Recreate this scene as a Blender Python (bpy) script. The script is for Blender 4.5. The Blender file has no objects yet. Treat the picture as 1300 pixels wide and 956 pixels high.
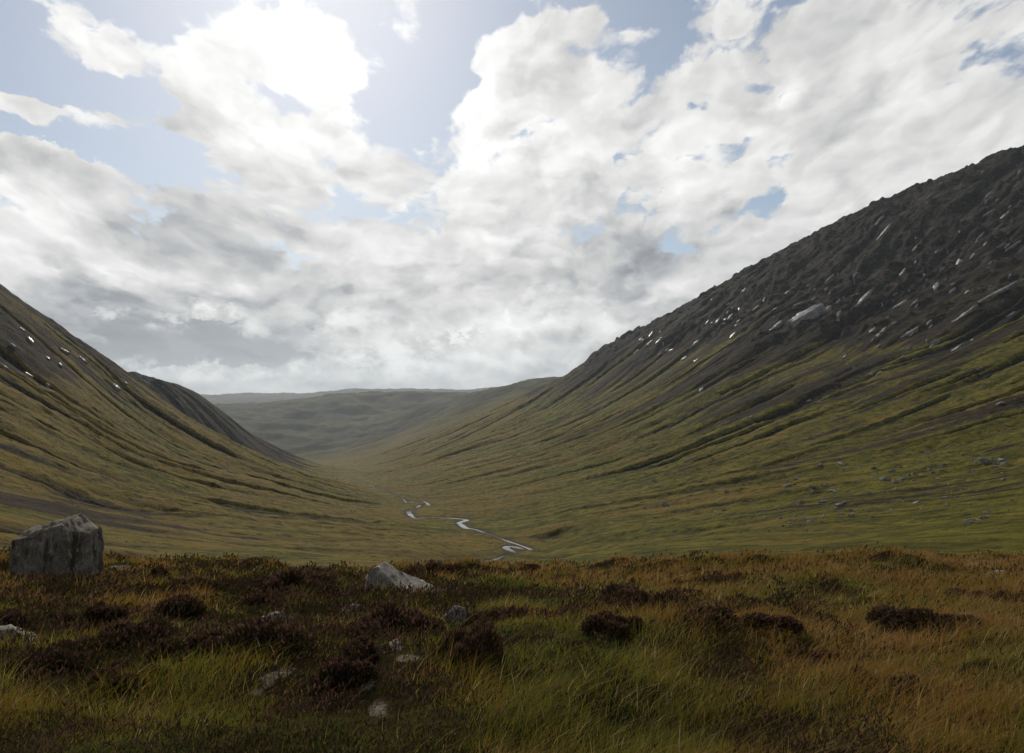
import bpy, bmesh, math, random, time
import numpy as np
from mathutils import Vector, Matrix
T0 = time.time()
sc = bpy.context.scene
C = sc.collection
rad = math.radians

# ------------------------------------------------------------------ camera, sky, sun, exposure
F, CX, CY, PITCH = 1012.0, 650.0, 478.0, math.atan(27 / 1012.0)
cam_d = bpy.data.cameras.new('camera'); cam = bpy.data.objects.new('camera', cam_d); C.objects.link(cam)
cam_d.sensor_width = 36.0; cam_d.lens = 36.0 * F / 1300.0
cam_d.clip_start = 0.1; cam_d.clip_end = 60000
cam.location = (0, 0, 0); cam.rotation_euler = (math.pi / 2 + PITCH, 0, 0)
sc.camera = cam
SUN_AZ, SUN_EL = rad(-15.0), rad(30.0)          # azimuth from +Y towards +X
SUN = Vector((math.sin(SUN_AZ) * math.cos(SUN_EL), math.cos(SUN_AZ) * math.cos(SUN_EL), math.sin(SUN_EL)))
sun_d = bpy.data.lights.new('sun', 'SUN'); sun = bpy.data.objects.new('sun', sun_d); C.objects.link(sun)
sun_d.energy = 3.5; sun_d.angle = rad(1.5); sun_d.color = (1.0, 0.93, 0.82)
sun.rotation_euler = SUN.to_track_quat('Z', 'Y').to_euler()
sc.view_settings.view_transform = 'Standard'; sc.view_settings.look = 'None'
sc.view_settings.exposure = 0.0; sc.view_settings.gamma = 1.0; sc.view_settings.use_curve_mapping = False
sc.render.engine = 'CYCLES'
sc.cycles.use_denoising = True; sc.cycles.denoising_prefilter = 'ACCURATE'; sc.cycles.denoising_input_passes = 'RGB_ALBEDO_NORMAL'
sc.cycles.sampling_pattern = 'BLUE_NOISE'
sc.cycles.max_bounces = 6; sc.cycles.diffuse_bounces = 2; sc.cycles.glossy_bounces = 2
sc.cycles.transmission_bounces = 3; sc.cycles.volume_bounces = 0; sc.cycles.transparent_max_bounces = 6
sc.cycles.sample_clamp_indirect = 3.0; sc.cycles.sample_clamp_direct = 6.0


class NT:
    """small helper for building node graphs"""
    def __init__(self, tree):
        self.t = tree; tree.nodes.clear()

    def n(self, kind, **kw):
        nd = self.t.nodes.new(kind)
        for k, v in kw.items():
            setattr(nd, k, v)
        return nd

    def put(self, sock, v):
        if v is None:
            return
        if isinstance(v, bpy.types.NodeSocket):
            self.t.links.new(v, sock)
        elif isinstance(v, (tuple, list)) and sock.type == 'RGBA' and len(v) == 3:
            sock.default_value = (*v, 1)
        else:
            sock.default_value = v

    def math(self, op, a, b=None, c=None, clamp=False):
        nd = self.n('ShaderNodeMath', operation=op, use_clamp=clamp)
        for i, v in enumerate((a, b, c)):
            self.put(nd.inputs[i], v)
        return nd.outputs[0]

    def vm(self, op, a, b=None, out=0):
        nd = self.n('ShaderNodeVectorMath', operation=op)
        self.put(nd.inputs[0], a); self.put(nd.inputs[1], b)
        return nd.outputs[out]

    def scale(self, a, s):
        nd = self.n('ShaderNodeVectorMath', operation='SCALE')
        self.put(nd.inputs[0], a); self.put(nd.inputs['Scale'], s)
        return nd.outputs[0]

    def noise(self, vec, scale, detail=4, rough=0.5, lac=2.0, dist=0.0, out='Fac', dims='3D'):
        nd = self.n('ShaderNodeTexNoise', noise_dimensions=dims)
        self.put(nd.inputs['Vector'], vec); self.put(nd.inputs['Scale'], scale); self.put(nd.inputs['Detail'], detail)
        self.put(nd.inputs['Roughness'], rough); self.put(nd.inputs['Lacunarity'], lac); self.put(nd.inputs['Distortion'], dist)
        return nd.outputs[out]

    def ramp(self, x, a, b, lo=0.0, hi=1.0, smooth=True):
        nd = self.n('ShaderNodeMapRange', interpolation_type='SMOOTHSTEP' if smooth else 'LINEAR')
        self.put(nd.inputs['Value'], x)
        for k, v in zip(('From Min', 'From Max', 'To Min', 'To Max'), (a, b, lo, hi)):
            self.put(nd.inputs[k], v)
        return nd.outputs[0]

    def mix(self, f, a, b, mode='MIX'):
        nd = self.n('ShaderNodeMix', data_type='RGBA', blend_type=mode)
        self.put(nd.inputs[0], f); self.put(nd.inputs[6], a); self.put(nd.inputs[7], b)
        return nd.outputs[2]

    def attr(self, name, out='Fac'):
        return self.n('ShaderNodeAttribute', attribute_name=name).outputs[out]


def pix_dir(u, v):
    x, z = (u - CX) / F, (CY - v) / F
    c, s = math.cos(PITCH), math.sin(PITCH)
    return Vector((x, c - z * s, s + z * c))


# --- sky: Nishita blue behind procedural broken cloud, laid out on the sky sphere
def build_world():
    w = bpy.data.worlds.new('World'); sc.world = w; w.use_nodes = True
    g = NT(w.node_tree)
    sky = g.n('ShaderNodeTexSky', sky_type='NISHITA', sun_disc=False, sun_elevation=SUN_EL, sun_rotation=SUN_AZ,
              altitude=300, air_density=1.0, dust_density=0.4, ozone_density=1.0)
    d = g.vm('NORMALIZE', g.n('ShaderNodeTexCoord').outputs['Generated'])
    sep = g.n('ShaderNodeSeparateXYZ'); g.put(sep.inputs[0], d)
    z = g.math('MAXIMUM', sep.outputs[2], -0.02)
    # perspective of a cloud deck: far clouds flatten and shrink towards the horizon
    zz = g.math('ADD', z, 0.30)
    cq = g.n('ShaderNodeCombineXYZ'); q = cq.outputs[0]
    g.put(cq.inputs[0], g.math('DIVIDE', g.math('MULTIPLY', sep.outputs[0], 1.75), g.math('ADD', z, 0.68))); g.put(cq.inputs[1], g.math('MULTIPLY', g.math('LOGARITHM', zz, math.e), 1.5)); g.put(cq.inputs[2], g.math('MULTIPLY', sep.outputs[1], 0.5))
    q = g.vm('ADD', q, g.scale(g.vm('SUBTRACT', g.noise(q, 1.7, 2, 0.5, out='Color'), (0.5, 0.5, 0.5)), 0.16))
    dw = g.vm('ADD', d, g.scale(g.vm('SUBTRACT', g.noise(d, 7.0, 6, 0.62, out='Color'), (0.5, 0.5, 0.5)), 0.09))

    def blobs(lst):
        t = None
        for (u, v, wu, wv, amp) in lst:
            c = pix_dir(u, v).normalized()
            df = g.vm('MULTIPLY', g.vm('SUBTRACT', dw, tuple(c)), (F / wu, F / wu, F / wv))
            s = g.math('MULTIPLY', g.math('EXPONENT', g.math('MULTIPLY', g.vm('DOT_PRODUCT', df, df, 1), -1.0)), amp)
            t = s if t is None else g.math('ADD', t, s)
        return t
    cover = blobs([(150, 125, 90, 50, -0.46), (40, 100, 90, 14, -0.30), (60, 165, 90, 12, -0.28), (195, 45, 34, 60, -0.34), (225, 205, 50, 45, -0.34),
                   (330, 160, 40, 30, -0.25), (270, 240, 60, 14, -0.2), (570, 75, 60, 60, -0.32), (500, 125, 60, 26, -0.24), (660, 15, 60, 26, -0.28), (870, 40, 40, 20, -0.30), (830, 2, 80, 16, -0.26),
                   (900, 128, 26, 13, -0.34), (960, 120, 26, 15, -0.36), (860, 215, 30, 10, -0.12), (820, 240, 30, 9, -0.14), (1000, 252, 50, 13, -0.17), (1050, 285, 30, 9, -0.12), (1010, 6, 70, 12, -0.2),
                   (235, 156, 105, 17, 0.55), (25, 128, 55, 12, 0.5), (20, 190, 70, 12, 0.4), (110, 245, 60, 14, 0.3), (185, 238, 40, 10, 0.35), (700, 120, 110, 50, 0.2), (1000, 420, 300, 90, 0.35), (390, 50, 130, 55, 0.36), (75, 40, 95, 34, 0.55), (150, 70, 30, 16, 0.2), (60, 205, 120, 17, 0.55), (60, 300, 170, 45, 0.3),
                   (800, 170, 330, 90, 0.2), (1200, 110, 240, 150, 0.4), (600, 350, 460, 110, 0.32), (150, 430, 300, 80, 0.34), (720, 45, 70, 16, 0.16), (450, 220, 200, 50, 0.22)])
    sd = g.vm('NORMALIZE', g.vm('SUBTRACT', tuple(SUN), d))
    ss = g.n('ShaderNodeSeparateXYZ'); g.put(ss.inputs[0], sd)
    cs_ = g.n('ShaderNodeCombineXYZ'); sdq = cs_.outputs[0]
    g.put(cs_.inputs[0], g.math('MULTIPLY', ss.outputs[0], 1.8)); g.put(cs_.inputs[1], g.math('MULTIPLY', ss.outputs[2], 2.6)); g.put(cs_.inputs[2], g.math('MULTIPLY', ss.outputs[1], 0.7))

    def field(v, det):
        f1 = g.noise(v, 2.6, det, 0.56, 2.15)
        vo = g.n('ShaderNodeTexVoronoi', feature='F1')
        g.put(vo.inputs['Vector'], v); g.put(vo.inputs['Scale'], 5.0); g.put(vo.inputs['Detail'], min(det * 0.4, 3.0)); g.put(vo.inputs['Roughness'], 0.55)
        return g.math('ADD', g.math('MULTIPLY', f1, 0.70), g.math('MULTIPLY', g.math('SUBTRACT', 0.93, vo.outputs['Distance']), 0.32))
    qf = g.vm('ADD', q, g.scale(g.vm('SUBTRACT', g.noise(q, 9.0, 4, 0.6, out='Color'), (0.5, 0.5, 0.5)), 0.09))
    n0 = field(qf, 10)
    fine = g.noise(q, 8.0, 8, 0.62)
    lowc = g.ramp(sep.outputs[2], 0.02, 0.20, 0.62, 0.0)
    nc = g.math('ADD', g.math('MULTIPLY', g.math('SUBTRACT', n0, 0.55), 1.9), 0.84)
    dens = g.math('ADD', g.math('ADD', nc, g.math('ADD', cover, lowc)), g.math('MULTIPLY', g.math('SUBTRACT', fine, 0.5), 0.30))
    alpha = g.ramp(dens, 0.46, 0.62)
    # light reaching this piece of cloud: how much cloud lies between it and the sun
    tau = None
    for step, det, wgt in ((0.03, 8, 1.2), (0.075, 5, 1.0), (0.15, 3, 0.8)):
        nk = field(g.vm('ADD', qf, g.scale(sdq, step)), det)
        nk = g.math('MAXIMUM', g.math('SUBTRACT', g.math('ADD', nk, g.math('MULTIPLY', cover, 0.16)), 0.46), 0.0)
        nk = g.math('MULTIPLY', nk, wgt)
        tau = nk if tau is None else g.math('ADD', tau, nk)
    lit = g.math('EXPONENT', g.math('MULTIPLY', tau, -4.2))
    def billow(v, det):
        vb = g.n('ShaderNodeTexVoronoi', feature='F1')
        g.put(vb.inputs['Vector'], v); g.put(vb.inputs['Scale'], 7.0); g.put(vb.inputs['Detail'], det); g.put(vb.inputs['Roughness'], 0.6)
        return g.math('SUBTRACT', 1.0, vb.outputs['Distance'])
    m1 = g.noise(qf, 6.0, 9, 0.58)
    relief = g.math('SUBTRACT', billow(qf, 2.0), billow(g.vm('ADD', qf, g.scale(sdq, 0.022)), 2.0))
    m2 = g.noise(g.vm('ADD', qf, g.scale(sdq, 0.045)), 4.0, 5, 0.55)
    m0 = g.noise(qf, 4.0, 8, 0.55)
    relief = g.math('ADD', g.math('MULTIPLY', relief, 0.42), g.math('MULTIPLY', g.math('SUBTRACT', m0, m2), 0.9))
    grey = blobs([(160, 420, 230, 55, -0.50), (165, 268, 70, 18, -0.22), (560, 350, 230, 34, -0.12), (830, 325, 60, 45, -0.34), (760, 330, 50, 40, -0.16), (970, 340, 80, 40, -0.24), (330, 320, 130, 26, -0.06),
                  (300, 440, 160, 34, -0.46), (1250, 150, 150, 130, -0.02), (1260, 30, 120, 40, 0.12), (800, 440, 180, 36, -0.12), (480, 487, 420, 14, -0.20), (690, 235, 170, 18, -0.06),
                  (390, 45, 190, 75, 0.36), (620, 170, 200, 55, 0.20), (710, 265, 60, 36, 0.16), (30, 225, 90, 50, 0.26), (40, 290, 70, 30, 0.2), (880, 180, 160, 60, 0.12), (640, 420, 100, 20, 0.16)])
    puff_f = g.noise(g.vm('MULTIPLY', d, (1, 1, 1.5)), 24.0, 7, 0.6)
    puff_m = blobs([(270, 403, 55, 11, 0.9), (265, 470, 85, 12, 0.9), (208, 466, 20, 12, 0.8), (490, 456, 80, 16, 0.9), (440, 408, 40, 16, 0.8), (560, 430, 70, 22, 0.7), (25, 382, 12, 9, 0.8),
                    (140, 388, 20, 7, 0.6), (160, 448, 14, 5, 0.6), (360, 462, 70, 8, 0.7), (690, 395, 60, 22, 0.5)])
    puff = g.ramp(g.math('ADD', puff_f, g.math('MULTIPLY', puff_m, 0.25)), 0.53, 0.61)
    puff = g.math('MULTIPLY', puff, g.math('MINIMUM', g.math('MULTIPLY', puff_m, 1.6), 1.0))
    cs = g.vm('DOT_PRODUCT', d, tuple(SUN), 1)
    glow = g.math('POWER', g.math('MAXIMUM', cs, 0.0), 30.0)
    lum = g.math('ADD', 0.40, g.math('MULTIPLY', lit, 0.37))
    lum = g.math('ADD', lum, g.math('MULTIPLY', grey, 0.58))
    lum = g.math('ADD', lum, g.math('MULTIPLY', relief, 0.55))
    lum = g.math('ADD', lum, g.math('MULTIPLY', g.math('SUBTRACT', 0.5, m1), 0.25))
    lum = g.math('ADD', lum, g.math('MULTIPLY', glow, 0.26))
    lum = g.math('MAXIMUM', lum, g.math('ADD', 0.24, g.math('MULTIPLY', lit, 0.14)))
    pl = g.math('ADD', 0.52, g.math('MULTIPLY', g.ramp(puff_f, 0.36, 0.64), 0.36))
    lum = g.math('ADD', g.math('MULTIPLY', lum, g.math('SUBTRACT', 1.0, puff)), g.math('MULTIPLY', puff, pl))
    tint = g.mix(g.ramp(lum, 0.25, 0.7), (0.94, 0.985, 1.06), (1.0, 0.998, 0.985))
    comb = g.n('ShaderNodeCombineXYZ')
    for i in range(3):
        g.put(comb.inputs[i], lum)
    cloud = g.vm('MULTIPLY', tint, comb.outputs[0])
    # thin veil of high cloud over the blue
    veil = g.math('ADD', 0.13, g.math('MULTIPLY', glow, 0.22))
    vc = g.n('ShaderNodeCombineXYZ')
    for i in range(3):
        g.put(vc.inputs[i], veil)
    blue = g.vm('ADD', g.scale(sky.outputs[0], 0.06), vc.outputs[0])
    col = g.mix(alpha, blue, cloud)
    hz = g.ramp(sep.outputs[2], 0.0, 0.05, 1.0, 0.0)
    col = g.mix(g.math('MULTIPLY', hz, 0.5), col, (0.44, 0.45, 0.465))
    col = g.mix(g.ramp(sep.outputs[2], -0.02, -0.004, 1.0, 0.0), col, (0.12, 0.12, 0.11))
    bg = g.n('ShaderNodeBackground'); g.put(bg.inputs[0], col); g.put(bg.inputs[1], 1.0)
    out = g.n('ShaderNodeOutputWorld'); g.t.links.new(bg.outputs[0], out.inputs[0])
    w.cycles.sampling_method = 'MANUAL'; w.cycles.sample_map_resolution = 512


build_world()

# ------------------------------------------------------------------ numpy noise
_rng = np.random.RandomState(7)
_PERM = np.concatenate([_rng.permutation(1024)] * 2).astype(np.int32)
_G = np.stack([np.cos(np.arange(64) / 64 * 2 * np.pi), np.sin(np.arange(64) / 64 * 2 * np.pi)], 1).astype(np.float32)


def gnoise(x, y, seed=0):
    x = np.asarray(x, np.float32) + np.float32(seed * 17.31); y = np.asarray(y, np.float32) - np.float32(seed * 9.77)
    xi = np.floor(x).astype(np.int32); yi = np.floor(y).astype(np.int32)
    fx = x - xi; fy = y - yi
    u = fx * fx * fx * (fx * (fx * 6 - 15) + 10); v = fy * fy * fy * (fy * (fy * 6 - 15) + 10)

    def gr(ix, iy, dx, dy):
        h = _PERM[(_PERM[ix & 1023] + iy) & 1023] & 63
        gg = _G[h]
        return gg[..., 0] * dx + gg[..., 1] * dy
    a = gr(xi, yi, fx, fy); b = gr(xi + 1, yi, fx - 1, fy)
    c = gr(xi, yi + 1, fx, fy - 1); d = gr(xi + 1, yi + 1, fx - 1, fy - 1)
    return ((a * (1 - u) + b * u) * (1 - v) + (c * (1 - u) + d * u) * v) * 1.5


def fbm(x, y, oct=4, seed=0, gain=0.5, lac=2.03):
    t = 0; a = 1.0
    for k in range(oct):
        t = t + a * gnoise(x, y, seed + k); x = x * lac; y = y * lac; a *= gain
    return t


def sstep(a, b, x):
    t = np.clip((x - a) / (b - a), 0, 1)
    return t * t * (3 - 2 * t)


# ------------------------------------------------------------------ terrain: a thin-plate surface through surveyed points (u, v in the photograph, distance)
OFF = 8.0
SURVEY = []
def sv(*pts):
    SURVEY.extend(pts)


# knoll in the foreground
for u, dv in ((-700, -16), (0, -6), (325, 0), (650, 0), (975, 0), (1300, -5), (2000, -14)):
    sv((u, 956 + dv, 5.7), (u, 866 + dv, 8.2), (u, 800 + dv, 11.7), (u, 760 + dv, 17), (u, 738 + dv, 26))
    sv((u, 1500, 2.0))
sv((0, 716, 36), (325, 726, 36), (650, 730, 38), (975, 722, 40), (1300, 714, 40))
sv((0, 712, 60), (325, 727, 60), (650, 736, 70), (975, 724, 70), (1300, 710, 70))
sv((0, 702, 105), (325, 716, 120), (650, 734, 130), (975, 716, 120), (1300, 701, 115))
# valley floor
sv((628, 714, 310), (655, 692, 400), (610, 675, 480), (575, 658, 560), (530, 646, 680), (528, 636, 780), (500, 624, 960), (462, 612, 1250), (430, 601, 1600), (400, 590, 2200), (340, 582, 3000))
sv((660, 712, 220))
# right slope, by columns
sv((1300, 670, 165), (1300, 640, 230), (1300, 590, 350), (1300, 520, 500), (1300, 450, 680), (1300, 380, 870), (1300, 300, 1080), (1300, 238, 1230), (1300, 203, 1330))
sv((1200, 240, 1400), (1090, 278, 1520), (1160, 340, 1220), (1160, 440, 880), (1160, 540, 560))
sv((1000, 690, 200), (1000, 650, 330), (1000, 600, 480), (1000, 540, 650), (1000, 480, 860), (1000, 420, 1120), (1000, 360, 1400), (1000, 320, 1640))
sv((850, 690, 280), (850, 650, 420), (850, 600, 620), (850, 550, 850), (850, 500, 1130), (850, 450, 1480), (850, 403, 1900), (920, 362, 1760))
sv((720, 670, 420), (720, 640, 560), (720, 600, 800), (720, 560, 1120), (720, 520, 1600), (722, 478, 2200), (780, 436, 2060))
sv((600, 640, 650), (600, 600, 1000), (600, 560, 1600), (600, 530, 2400), (600, 502, 3700), (680, 487, 3300), (700, 487, 2500))
sv((540, 600, 1200), (540, 570, 2000), (540, 540, 3000), (548, 516, 4100))
sv((480, 596, 1800), (480, 568, 2900), (500, 545, 3900))
sv((1500, 600, 250), (1500, 500, 420), (1500, 400, 650), (1500, 260, 980), (1500, 150, 1250), (1900, 560, 220), (1900, 350, 600), (1900, 60, 1200))
# behind the right crest
sv((1300, 215, 1700), (1090, 300, 1950), (1000, 355, 2100), (850, 436, 2450), (722, 500, 2900), (1300, 330, 3000), (1000, 420, 3400), (850, 470, 4000), (1500, 170, 1600), (1900, 120, 1600), (1900, 330, 3000))
# left slope
sv((0, 660, 190), (0, 600, 300), (0, 540, 400), (0, 480, 500), (0, 428, 590), (0, 381, 660))
sv((150, 690, 190), (150, 650, 310), (150, 600, 430), (150, 540, 590), (150, 497, 720), (150, 461, 850), (75, 423, 750))
sv((300, 690, 255), (300, 650, 400), (300, 600, 620), (283, 562, 1000), (212, 520, 920), (318, 580, 1040), (180, 490, 885), (225, 570, 660))
sv((420, 690, 320), (420, 650, 500), (420, 625, 720), (425, 612, 1090), (360, 595, 1070), (500, 690, 350), (500, 650, 580))
sv((-250, 640, 150), (-250, 520, 320), (-250, 400, 460), (-250, 240, 620), (-600, 600, 130), (-600, 400, 330), (-600, 100, 620))
# behind its shoulder, then the shadowed second spur and the back of the left hill
sv((0, 400, 900), (75, 455, 1000), (150, 510, 1090), (225, 580, 1130), (300, 612, 1230), (370, 620, 1340))
sv((150, 530, 1240), (205, 565, 1290), (250, 590, 1340), (300, 610, 1420), (100, 490, 1180))
sv((170, 473, 1420), (212, 486, 1500), (248, 500, 1590), (283, 523, 1660), (318, 551, 1730), (354, 570, 1800), (407, 591, 1880))
sv((205, 505, 2000), (240, 530, 2200), (280, 560, 2400), (100, 490, 1700), (0, 480, 1500), (150, 500, 1600), (120, 495, 1400), (0, 480, 3000), (-250, 330, 1000), (-600, 250, 1000), (-600, 400, 3000), (150, 505, 2700))
# far side of the valley and the far ridges
sv((300, 560, 3600), (300, 540, 4300), (280, 519, 5200), (330, 514, 5300), (390, 509, 5400), (450, 503, 5500), (500, 499, 5600), (560, 498, 5700), (600, 499, 5800), (420, 560, 3900), (420, 535, 4600), (500, 520, 5100))
sv((680, 500, 5900), (200, 520, 5400), (0, 510, 5400), (-600, 480, 5400), (900, 490, 6000), (1300, 470, 6000), (1900, 460, 6000))
for u, v in ((-600, 520), (0, 520), (280, 526), (420, 520), (560, 512), (700, 512), (1000, 512), (1900, 512)):
    sv((u, v, 7600))
for u, v in ((-600, 500), (0, 503), (200, 501), (250, 501), (300, 503), (360, 501), (420, 497), (480, 494), (530, 493), (570, 495), (630, 493), (720, 494), (1300, 490), (1900, 490)):
    sv((u, v, 11500))
for u in (-600, 100, 500, 900, 1900):
    sv((u, 512, 16500))


def uvY(u, v, Y):
    d = pix_dir(u, v); k = Y / d.y
    return d.x * k, Y, d.z * k


_P = np.array([uvY(*p) for p in SURVEY])
_SS = 1.25
def _coords(x, y):
    return np.stack([_SS * x / (y + OFF), np.log(y + OFF)], -1)


_K = _coords(_P[:, 0], _P[:, 1]); _V = _P[:, 2] / (_P[:, 1] + OFF)
def _tps_r(a, b):
    d2 = (a[:, None, 0] - b[None, :, 0]) ** 2 + (a[:, None, 1] - b[None, :, 1]) ** 2
    return 0.5 * d2 * np.log(d2 + 1e-12)


_n = len(_K)
_A = np.zeros((_n + 3, _n + 3)); _A[:_n, :_n] = _tps_r(_K, _K) + np.eye(_n) * 2e-4
_A[:_n, _n] = 1; _A[:_n, _n + 1:] = _K; _A[_n, :_n] = 1; _A[_n + 1:, :_n] = _K.T
_W = np.linalg.solve(_A, np.concatenate([_V, [0, 0, 0]]))

# polar-log grid, even in angle and in log distance
S_MAX = 0.92
NS = 1350
Sg = np.linspace(-S_MAX, S_MAX, NS)
def seg(a, b, n):
    return np.linspace(math.log(a), math.log(b), n, endpoint=False)
Lg = np.concatenate([seg(3.0, 110, 480), seg(110, 2700, 1150), seg(2700, 18000, 330)])
NL = len(Lg)
# coarse solve, cubic upsampling
cs_n, cl_n = 261, 420
cS = np.linspace(-S_MAX, S_MAX, cs_n); cL = np.linspace(Lg[0], Lg[-1] + 1e-6, cl_n)
gs, gl = np.meshgrid(cS, cL)
pts = np.stack([_SS * gs.ravel(), gl.ravel()], -1)
val = np.empty(len(pts))
for i in range(0, len(pts), 20000):
    b = pts[i:i + 20000]
    val[i:i + 20000] = _tps_r(b, _K) @ _W[:_n] + _W[_n] + b @ _W[_n + 1:]
val = val.reshape(cl_n, cs_n)
def cubic_matrix(xs, x0, dx, n):
    t = (xs - x0) / dx; i = np.clip(np.floor(t).astype(int), 0, n - 2); f = t - i
    M = np.zeros((len(xs), n), np.float32)
    w = [(-f + 2 * f ** 2 - f ** 3) / 2, (2 - 5 * f ** 2 + 3 * f ** 3) / 2, (f + 4 * f ** 2 - 3 * f ** 3) / 2, (-f ** 2 + f ** 3) / 2]
    for k in range(4):
        np.add.at(M, (np.arange(len(xs)), np.clip(i + k - 1, 0, n - 1)), w[k])
    return M


H0 = cubic_matrix(Lg, cL[0], cL[1] - cL[0], cl_n) @ val.astype(np.float32) @ cubic_matrix(Sg, cS[0], cS[1] - cS[0], cs_n).T
R = np.exp(Lg)[:, None].astype(np.float32)
Yg = (R - OFF) + np.zeros((1, NS), np.float32)
Xg = R * Sg[None].astype(np.float32)
Z0 = H0 * R                                                     # smooth ground, absolute height
print('terrain base', round(time.time() - T0, 1))


def grid_sample(A, x, y):
    """bilinear look-up of a grid field at world x, y"""
    x = np.asarray(x, np.float64); y = np.asarray(y, np.float64)
    s = x / (y + OFF); l = np.log(np.maximum(y + OFF, 3.001))
    fi = np.interp(l, Lg, np.arange(NL)); fj = (s + S_MAX) / (2 * S_MAX) * (NS - 1)
    i = np.clip(fi.astype(int), 0, NL - 2); j = np.clip(fj.astype(int), 0, NS - 2)
    a = np.clip(fi - i, 0, 1); b = np.clip(fj - j, 0, 1)
    return (A[i, j] * (1 - a) * (1 - b) + A[i + 1, j] * a * (1 - b) + A[i, j + 1] * (1 - a) * b + A[i + 1, j + 1] * a * b)


def gradient(Z):
    zs = np.gradient(Z, Sg, axis=1); zl = np.gradient(Z, Lg, axis=0)
    zx = zs / R; zy = zl / R - Sg[None] * zx
    return zx.astype(np.float32), zy.astype(np.float32)


ZX, ZY = gradient(Z0)
SL = np.sqrt(ZX ** 2 + ZY ** 2)

# --- fall-line field: noise dragged along the slope's own flow lines (gullies, heather stripes)
st = 3.5
rx = np.arange(-1250, 1350, st, dtype=np.float32); ry = np.arange(70, 2750, st, dtype=np.float32)
GX, GY = np.meshgrid(rx, ry)
gx = grid_sample(ZX, GX, GY).astype(np.float32); gy = grid_sample(ZY, GX, GY).astype(np.float32)
gn = np.sqrt(gx ** 2 + gy ** 2) + 1e-4
gx /= gn; gy /= gn
def rs(A, x, y):
    fj = np.clip((x - rx[0]) / st, 0, len(rx) - 1.001); fi = np.clip((y - ry[0]) / st, 0, len(ry) - 1.001)
    i = fi.astype(np.int32); j = fj.astype(np.int32); a = fi - i; b = fj - j
    return A[i, j] * (1 - a) * (1 - b) + A[i + 1, j] * a * (1 - b) + A[i, j + 1] * (1 - a) * b + A[i + 1, j + 1] * a * b


def lic(N, steps, h):
    acc = N.copy(); wsum = 1.0
    for sgn in (1, -1):
        x = GX.copy(); y = GY.copy()
        for k in range(steps):
            dx = rs(gx, x, y); dy = rs(gy, x, y)
            x += sgn * h * dx; y += sgn * h * dy
            w = 1 - (k + 1) / (steps + 1)
            acc += w * rs(N, x, y); wsum += w
    acc /= wsum
    loc = acc.std()
    return acc / loc


LIC_FINE = lic(gnoise(GX / 11, GY / 11, 3) + 0.7 * gnoise(GX / 20, GY / 20, 4), 16, 7.0)
LIC_XF = lic(gnoise(GX / 6.5, GY / 6.5, 8) + 0.5 * gnoise(GX / 4.1, GY / 4.1, 9), 10, 5.0)
LIC_WIDE = lic(gnoise(GX / 34, GY / 34, 5) + 0.8 * gnoise(GX / 75, GY / 75, 6), 16, 16.0)
print('flow lines', round(time.time() - T0, 1))
inR = ((Yg > 75) & (Yg < 2700)).astype(np.float32)
LX = rs(LIC_XF, Xg, Yg) * inR; LF = rs(LIC_FINE, Xg, Yg) * inR; LW = rs(LIC_WIDE, Xg, Yg) * inR

# --- masks
elev = Z0
right = sstep(0.0, 0.10, Sg[None] - 0.02 - 0.0 * R) * np.ones_like(Yg)
slope_m = sstep(0.12, 0.38, SL)
far_fade = 1 - sstep(2300, 3600, Yg)
mid = sstep(60, 160, Yg) * far_fade
big = fbm(Xg / 190, Yg / 190, 4, 20)
rockh = Z0 + 55 * big + 0.02 * Yg                               # height-like measure for crags
ROCK = sstep(40, 190, rockh - 0.0) * right * sstep(400, 700, Yg) * (1 - sstep(2150, 2500, Yg))
ROCKL = sstep(25, 70, Z0 + 30 * big) * (1 - right) * sstep(350, 450, Yg) * (1 - sstep(1000, 1300, Yg))
GUL = sstep(0.80, 1.5, -(LF + 0.65 * LW) + 0.5 * fbm(Xg / 45, Yg / 45, 3, 22)) * slope_m * mid
GULW = sstep(0.75, 1.6, -LW + 0.6 * fbm(Xg / 70, Yg / 70, 3, 23)) * slope_m * mid
# --- displacement
Z = Z0.copy()
Z += mid * slope_m * (LF * 0.55 + LW * 1.6) * np.minimum(1, Yg / 420)
Z -= GUL * 3.4 * np.minimum(1, Yg / 420) + GULW * 3.2 * np.minimum(1, Yg / 500)
Z += mid * fbm(Xg / 60, Yg / 60, 3, 31) * 1.6 * np.minimum(1, Yg / 300)
Z += sstep(150, 400, Yg) * far_fade * (gnoise(Xg / 13, Yg / 13, 35) * 0.7 + gnoise(Xg / 6, Yg / 6, 36) * 0.4 + slope_m * LX * 0.35)
rid = 0
for k, (wl, am) in enumerate(((70, 7.0), (33, 5.5), (16, 2.6), (9, 0.8))):
    nn = gnoise(Xg / wl + 0.3 * big, Yg / wl, 40 + k)
    rid = rid + am * (1 - 2 * np.abs(nn)) * (0.6 + 0.4 * big)
Z += ROCK * (rid * 1.0 + 0.8 * gnoise(Xg / 5.5, Yg / 5.5, 47) * (0.5 + big) + 6.0 * sstep(0.05, 0.35, fbm(Xg / 48, Yg / 48, 3, 48)) - 2.5) + ROCKL * rid * 0.22
fr = sstep(2300, 3600, Yg)
Z += fr * (fbm(Xg / 520, Yg / 520, 5, 51, 0.42) * 20 + (1 - 2 * np.abs(fbm(Xg / 300, Yg / 300, 4, 57, 0.4))) * 16 - 14)
farr = sstep(7500, 10500, Yg)
Z += farr * fbm(Xg / 900, Yg / 2500, 4, 61) * 26
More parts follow.
